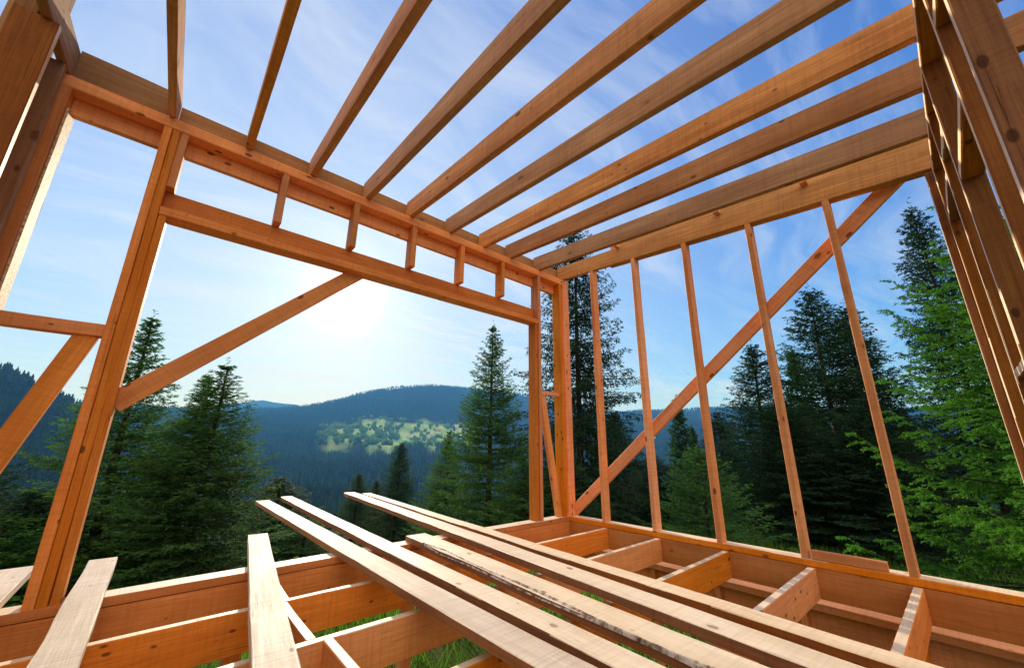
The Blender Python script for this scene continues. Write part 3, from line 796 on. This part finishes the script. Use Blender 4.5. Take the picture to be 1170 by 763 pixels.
tag(link_mesh('broadleaf_wood', mesh_np('broadleaf_wood', v, f, False, {'tip': t}), M_BROAD), 'light green broadleaf trees and bushes round the sunlit mountain meadow', 'woodland', kind='stuff')

# grass under and around the house
def grass():
    r = np.random.default_rng(5)
    n = 170000
    dd = 15 * r.uniform(0, 1, n) ** 0.75; a = r.uniform(0, 6.283, n)
    x = -2.2 + dd * np.cos(a); y = -1.7 + dd * np.sin(a)
    k = np.sin(x * 1.7) * np.sin(y * 1.3 + 1) + r.normal(0, .5, n) > -0.4
    x, y = x[k], y[k]; n = len(x)
    P = np.stack([x, y, gheight(x, y) - 0.01], -1)
    hh = r.uniform(0.10, 0.34, n); an = r.uniform(0, 6.283, n)
    w = np.stack([np.cos(an), np.sin(an), 0 * an], -1) * (0.008)
    lean = np.stack([r.normal(0, .35, n), r.normal(0, .35, n), np.ones(n)], -1)
    V = np.stack([P - w, P + w, P + lean * hh[:, None]], 1).reshape(-1, 3)
    t = np.tile([0, 0, 1.0], n)
    return mesh_np('grass', V, np.arange(3 * n).reshape(n, 3), False, {'tip': t})
M_GRASS = leaf_mat('grass_blades', (0.05, 0.14, 0.018), (0.25, 0.46, 0.06), 0.4)
tag(link_mesh('grass', grass(), M_GRASS), 'short green grass on the slope under the house frame', 'grass', kind='stuff')

# ------------------------------------------------------------------ hamlet on the far meadow
def flat_mat(name, c, rough=0.8):
    m, nt, b = new_mat(name)
    tc = nt.add('ShaderNodeTexCoord'); n = nt.noise(tc.outputs['Object'], 1.2, 3)
    nt.link(nt.mix(nt.math('MULTIPLY', n, 0.5), c, tuple(k * 0.7 for k in c)), b.inputs['Base Color']); b.inputs['Roughness'].default_value = rough
    return m
M_WALL = [flat_mat('plaster', (0.72, 0.68, 0.6)), flat_mat('log_wall', (0.36, 0.25, 0.16)), flat_mat('grey_wall', (0.5, 0.5, 0.5))]
M_ROOF = [flat_mat('roof_grey', (0.42, 0.43, 0.45), 0.4), flat_mat('roof_red', (0.36, 0.14, 0.09), 0.5), flat_mat('roof_brown', (0.22, 0.14, 0.1), 0.5)]
M_WIN = flat_mat('dark_glass', (0.05, 0.06, 0.08), 0.15)
def boxm(name, c, s, mat, parent):
    x, y, z = [k / 2 for k in s]
    V = [(c[0] + a * x, c[1] + b * y, c[2] + d * z) for a in (-1, 1) for b in (-1, 1) for d in (-1, 1)]
    F = [(0, 1, 3, 2), (4, 6, 7, 5), (0, 4, 5, 1), (2, 3, 7, 6), (0, 2, 6, 4), (1, 5, 7, 3)]
    return link_mesh(name, mesh_np(name, V, F), mat, parent)
def cottage(az, d, w, l, h, wm, rm, rot, label):
    x = -2.2 + d * math.cos(RAD(az)); y = -1.7 + d * math.sin(RAD(az)); z = float(gheight(np.array([x]), np.array([y]))[0])
    root = empty('house', (x, y, z - 0.3)); root.rotation_euler.z = rot
    tag(root, label, 'house', 'houses on the far meadow')
    boxm('wall', (0, 0, h / 2), (w, l, h), wm, root)
    e = 0.7; rh = w * 0.5
    V = []; th = 0.25
    for yy in (-l / 2 - e, l / 2 + e):
        V += [(-w / 2 - e, yy, h - 0.4), (0, yy, h + rh), (w / 2 + e, yy, h - 0.4), (w / 2 + e, yy, h - 0.4 + th), (0, yy, h + rh + th), (-w / 2 - e, yy, h - 0.4 + th)]
    F = [(0, 1, 7, 6), (1, 2, 8, 7), (2, 3, 9, 8), (3, 4, 10, 9), (4, 5, 11, 10), (5, 0, 6, 11)]
    me = bpy.data.meshes.new('roof'); me.from_pydata(V, [], F + [(0, 1, 4, 5), (1, 2, 3, 4), (6, 7, 10, 11), (7, 8, 9, 10)]); me.update()
    rf = link_mesh('roof', me, rm, root)
    boxm('chimney', (w * 0.2, l * 0.15, h + rh * 0.85), (0.8, 0.8, 1.8), M_WALL[2], rf)
    for yy in (-l * 0.25, l * 0.25):
        boxm('window', (-w / 2 - 0.03, yy, h * 0.5), (0.08, 1.3, 1.4), M_WIN, root)
    boxm('door', (0, -l / 2 - 0.03, 1.05), (1.1, 0.08, 2.1), M_ROOF[2], root)
    V = [(-w / 2, -l / 2 + 0.01, h), (w / 2, -l / 2 + 0.01, h), (0, -l / 2 + 0.01, h + rh), (-w / 2, l / 2 - 0.01, h), (w / 2, l / 2 - 0.01, h), (0, l / 2 - 0.01, h + rh)]
    link_mesh('gable', mesh_np('gable', V[:3], [(0, 1, 2)]), wm, root); link_mesh('gable', mesh_np('gable', V[3:], [(0, 2, 1)]), wm, root)
HS = [((468, 497), 1290, 11, 15, 5, 0, 0, 0.4, 'white-walled house lowest on the far meadow, left of the others'),
      ((490, 506), 1240, 10, 13, 5, 2, 0, 1.1, 'grey-roofed house at the lower edge of the far meadow'),
      ((500, 494), 1380, 12, 16, 6, 0, 1, 0.8, 'red-roofed white house in the middle of the far meadow'),
      ((515, 500), 1330, 10, 12, 5, 1, 2, 0.2, 'brown log house at the right end of the far meadow'),
      ((440, 503), 1300, 9, 12, 4.5, 0, 0, 1.6, 'small pale house left below the far meadow path'),
      ((521, 490), 1420, 11, 14, 5, 0, 0, 0.9, 'pale house highest on the right of the far meadow'),
      ((745, 494), 1300, 11, 15, 5, 0, 0, 0.5, 'white house on the far slope seen between studs of the right wall')]
for (p, d, w, l, h, wi, ri, ro, lab) in HS:
    a_, _ = px2az(*p); cottage(a_, d, w * 1.2, l * 1.2, h * 1.2, M_WALL[wi], M_ROOF[ri], ro, lab)

# ------------------------------------------------------------------ haze in the valley (real volume)
HAZE = 0.00026
def haze():
    az = RAD(48.5)
    c, s = math.cos(az), math.sin(az)
    def P(f, l, z): return (-2.2 + f * c - l * s, -1.7 + f * s + l * c, z)
    V = [P(f, l, z) for f in (90, 8800) for l in (-9000, 9000) for z in (-200, 420)]
    F = [(0, 1, 3, 2), (4, 6, 7, 5), (0, 4, 5, 1), (2, 3, 7, 6), (0, 2, 6, 4), (1, 5, 7, 3)]
    m = bpy.data.materials.new('haze'); m.use_nodes = True; nt = NT(m.node_tree); nt.n.clear()
    out = nt.add('ShaderNodeOutputMaterial'); vs = nt.add('ShaderNodeVolumeScatter')
    vs.inputs['Color'].default_value = (0.10, 0.40, 1.0, 1); vs.inputs['Density'].default_value = HAZE; vs.inputs['Anisotropy'].default_value = 0.1
    nt.link(vs.outputs[0], out.inputs['Volume'])
    o = link_mesh('haze', mesh_np('haze', V, F), m)
    tag(o, 'blue haze hanging in the valley', kind='structure')
haze()

# ------------------------------------------------------------------ sky, sun, camera
SUN_AZ, SUN_EL = 74.0, 20.0
sd = Vector((math.cos(RAD(SUN_AZ)) * math.cos(RAD(SUN_EL)), math.sin(RAD(SUN_AZ)) * math.cos(RAD(SUN_EL)), math.sin(RAD(SUN_EL))))
w = bpy.data.worlds.new('World'); scene.world = w; w.use_nodes = True
nt = NT(w.node_tree); nt.n.clear()
out = nt.add('ShaderNodeOutputWorld'); bg = nt.add('ShaderNodeBackground')
sky = nt.add('ShaderNodeTexSky'); sky.sky_type = 'NISHITA'; sky.sun_disc = False
sky.sun_elevation = RAD(SUN_EL); sky.sun_rotation = RAD(90 - SUN_AZ); sky.altitude = 800; sky.air_density = 1.0; sky.dust_density = 0.6; sky.ozone_density = 2.0
tc = nt.add('ShaderNodeTexCoord')
dirv = nt.add('ShaderNodeVectorMath', operation='NORMALIZE'); nt.link(tc.outputs['Generated'], dirv.inputs[0])
sep = nt.add('ShaderNodeSeparateXYZ'); nt.link(dirv.outputs[0], sep.inputs[0])
# cirrus on a plane overhead
den = nt.math('ADD', nt.math('MAXIMUM', sep.outputs[2], 0.0), 0.12)
cx = nt.math('DIVIDE', sep.outputs[0], den); cy = nt.math('DIVIDE', sep.outputs[1], den)
cv = nt.add('ShaderNodeCombineXYZ'); nt.link(cx, cv.inputs[0]); nt.link(cy, cv.inputs[1])
warp = nt.add('ShaderNodeTexNoise'); warp.inputs['Scale'].default_value = 0.9; warp.inputs['Detail'].default_value = 3; nt.link(cv.outputs[0], warp.inputs['Vector'])
wadd = nt.add('ShaderNodeVectorMath', operation='MULTIPLY_ADD'); wadd.inputs[1].default_value = (0.9, 0.9, 0)
nt.link(warp.outputs['Color'], wadd.inputs[0]); nt.link(cv.outputs[0], wadd.inputs[2])
c1 = nt.noise(nt.mapping(wadd.outputs[0], (0.9, 3.4, 1), rot=(0, 0, RAD(-35))), 1.3, 9, 0.64)
c2 = nt.noise(nt.mapping(wadd.outputs[0], (0.5, 0.7, 1), loc=(3.1, 1.7, 0)), 0.9, 4, 0.55)
cm = nt.math('MULTIPLY', nt.ramp(c1, [(0.43, 0), (0.66, 1)]), nt.ramp(c2, [(0.34, 0.15), (0.62, 1)]))
# sun proximity
dot = nt.add('ShaderNodeVectorMath', operation='DOT_PRODUCT'); nt.link(dirv.outputs[0], dot.inputs[0]); dot.inputs[1].default_value = sd
dp = nt.math('MAXIMUM', dot.outputs['Value'], 0.0)
veil = nt.math('ADD', nt.math('MULTIPLY', nt.math('POWER', dp, 3), 0.52), 0.0)
mask = nt.math('ADD', nt.math('MULTIPLY', cm, 0.42), veil, clamp=True)
SKY_S = 0.15
skys = nt.mix(1.0, sky.outputs[0], (SKY_S, SKY_S, SKY_S), 'MULTIPLY')
skyb0 = nt.mix(1.0, skys, (0.50, 1.0, 2.2), 'MULTIPLY')
# soft shoulder so the aureole keeps its colour: c / (0.8 + 0.45 c)
sden = nt.add('ShaderNodeVectorMath', operation='MULTIPLY_ADD'); nt.link(skyb0, sden.inputs[0]); sden.inputs[1].default_value = (0.50, 0.50, 0.50); sden.inputs[2].default_value = (0.80, 0.80, 0.80)
sdiv = nt.add('ShaderNodeVectorMath', operation='DIVIDE'); nt.link(skyb0, sdiv.inputs[0]); nt.link(sden.outputs[0], sdiv.inputs[1])
skyb = sdiv.outputs[0]
col = nt.mix(mask, skyb, (0.84, 0.92, 1.02))
# unseen bright cloud bank behind the camera, added to fill the shade
hd = nt.add('ShaderNodeVectorMath', operation='DOT_PRODUCT'); nt.link(dirv.outputs[0], hd.inputs[0]); hd.inputs[1].default_value = (-0.662, -0.749, 0.0)
fill_noise = nt.noise(nt.mapping(dirv.outputs[0], (2.2, 2.2, 3.4)), 1.6, 7, 0.6)
fill_mask = nt.ramp(nt.math('ADD', hd.outputs['Value'], nt.math('MULTIPLY', nt.math('SUBTRACT', fill_noise, 0.5), 0.9)), [(0.08, 0), (0.36, 1)])
fill_col = nt.mix(nt.ramp(fill_noise, [(0.35, 0), (0.65, 1)]), (1.45, 1.22, 0.95), (2.15, 1.82, 1.40))
fill_mask = nt.math('MULTIPLY', fill_mask, nt.ramp(sep.outputs[2], [(0.10, 0), (0.34, 1)]))
col = nt.mix(fill_mask, col, fill_col)
glow = nt.math('ADD', nt.math('MULTIPLY', nt.math('POWER', dp, 70), 0.22), nt.math('MULTIPLY', nt.math('POWER', dp, 700), 1.6))
gcol = nt.mix(1.0, (1.0, 0.95, 0.86), (0, 0, 0)); 
gc = nt.add('ShaderNodeVectorMath', operation='SCALE'); gc.inputs[0].default_value = (1.0, 0.96, 0.88); nt.link(glow, gc.inputs['Scale'])
fin = nt.add('ShaderNodeVectorMath', operation='ADD'); nt.link(col, fin.inputs[0]); nt.link(gc.outputs[0], fin.inputs[1])
nt.link(fin.outputs[0], bg.inputs['Color']); bg.inputs['Strength'].default_value = 1.0
nt.link(bg.outputs[0], out.inputs['Surface'])

sun = bpy.data.lights.new('sun', 'SUN'); sun.energy = 5.0; sun.angle = RAD(0.55); sun.color = (1.0, 0.93, 0.82)
so = bpy.data.objects.new('sun', sun); COL.objects.link(so)
so.rotation_euler = sd.to_track_quat('Z', 'Y').to_euler(); so.location = (0, 0, 30)

cam = bpy.data.cameras.new('camera'); co = bpy.data.objects.new('camera', cam); COL.objects.link(co)
yaw, pitch, roll = 0.846925358, 0.265753333, 0.00468512
f = Vector((math.cos(yaw) * math.cos(pitch), math.sin(yaw) * math.cos(pitch), math.sin(pitch)))
r0 = Vector((math.sin(yaw), -math.cos(yaw), 0)); u0 = r0.cross(f)
rt = r0 * math.cos(roll) + u0 * math.sin(roll); up = u0 * math.cos(roll) - r0 * math.sin(roll)
M = Matrix((rt, up, -f)).transposed().to_4x4(); M.translation = Vector(CAM)
co.matrix_world = M
cam.sensor_width = 36; cam.sensor_fit = 'HORIZONTAL'; cam.lens = 36 * 438.548 / 1170
cam.shift_x = -2.838 / 1170; cam.shift_y = 7.478 / 1170
cam.clip_start = 0.02; cam.clip_end = 30000
scene.camera = co

scene.view_settings.view_transform = 'Standard'; scene.view_settings.look = 'None'; scene.view_settings.exposure = 0; scene.view_settings.gamma = 1
cy_ = scene.cycles
cy_.use_denoising = True
cy_.max_bounces = 8; cy_.diffuse_bounces = 5; cy_.transmission_bounces = 4; cy_.volume_bounces = 0
cy_.sample_clamp_indirect = 6
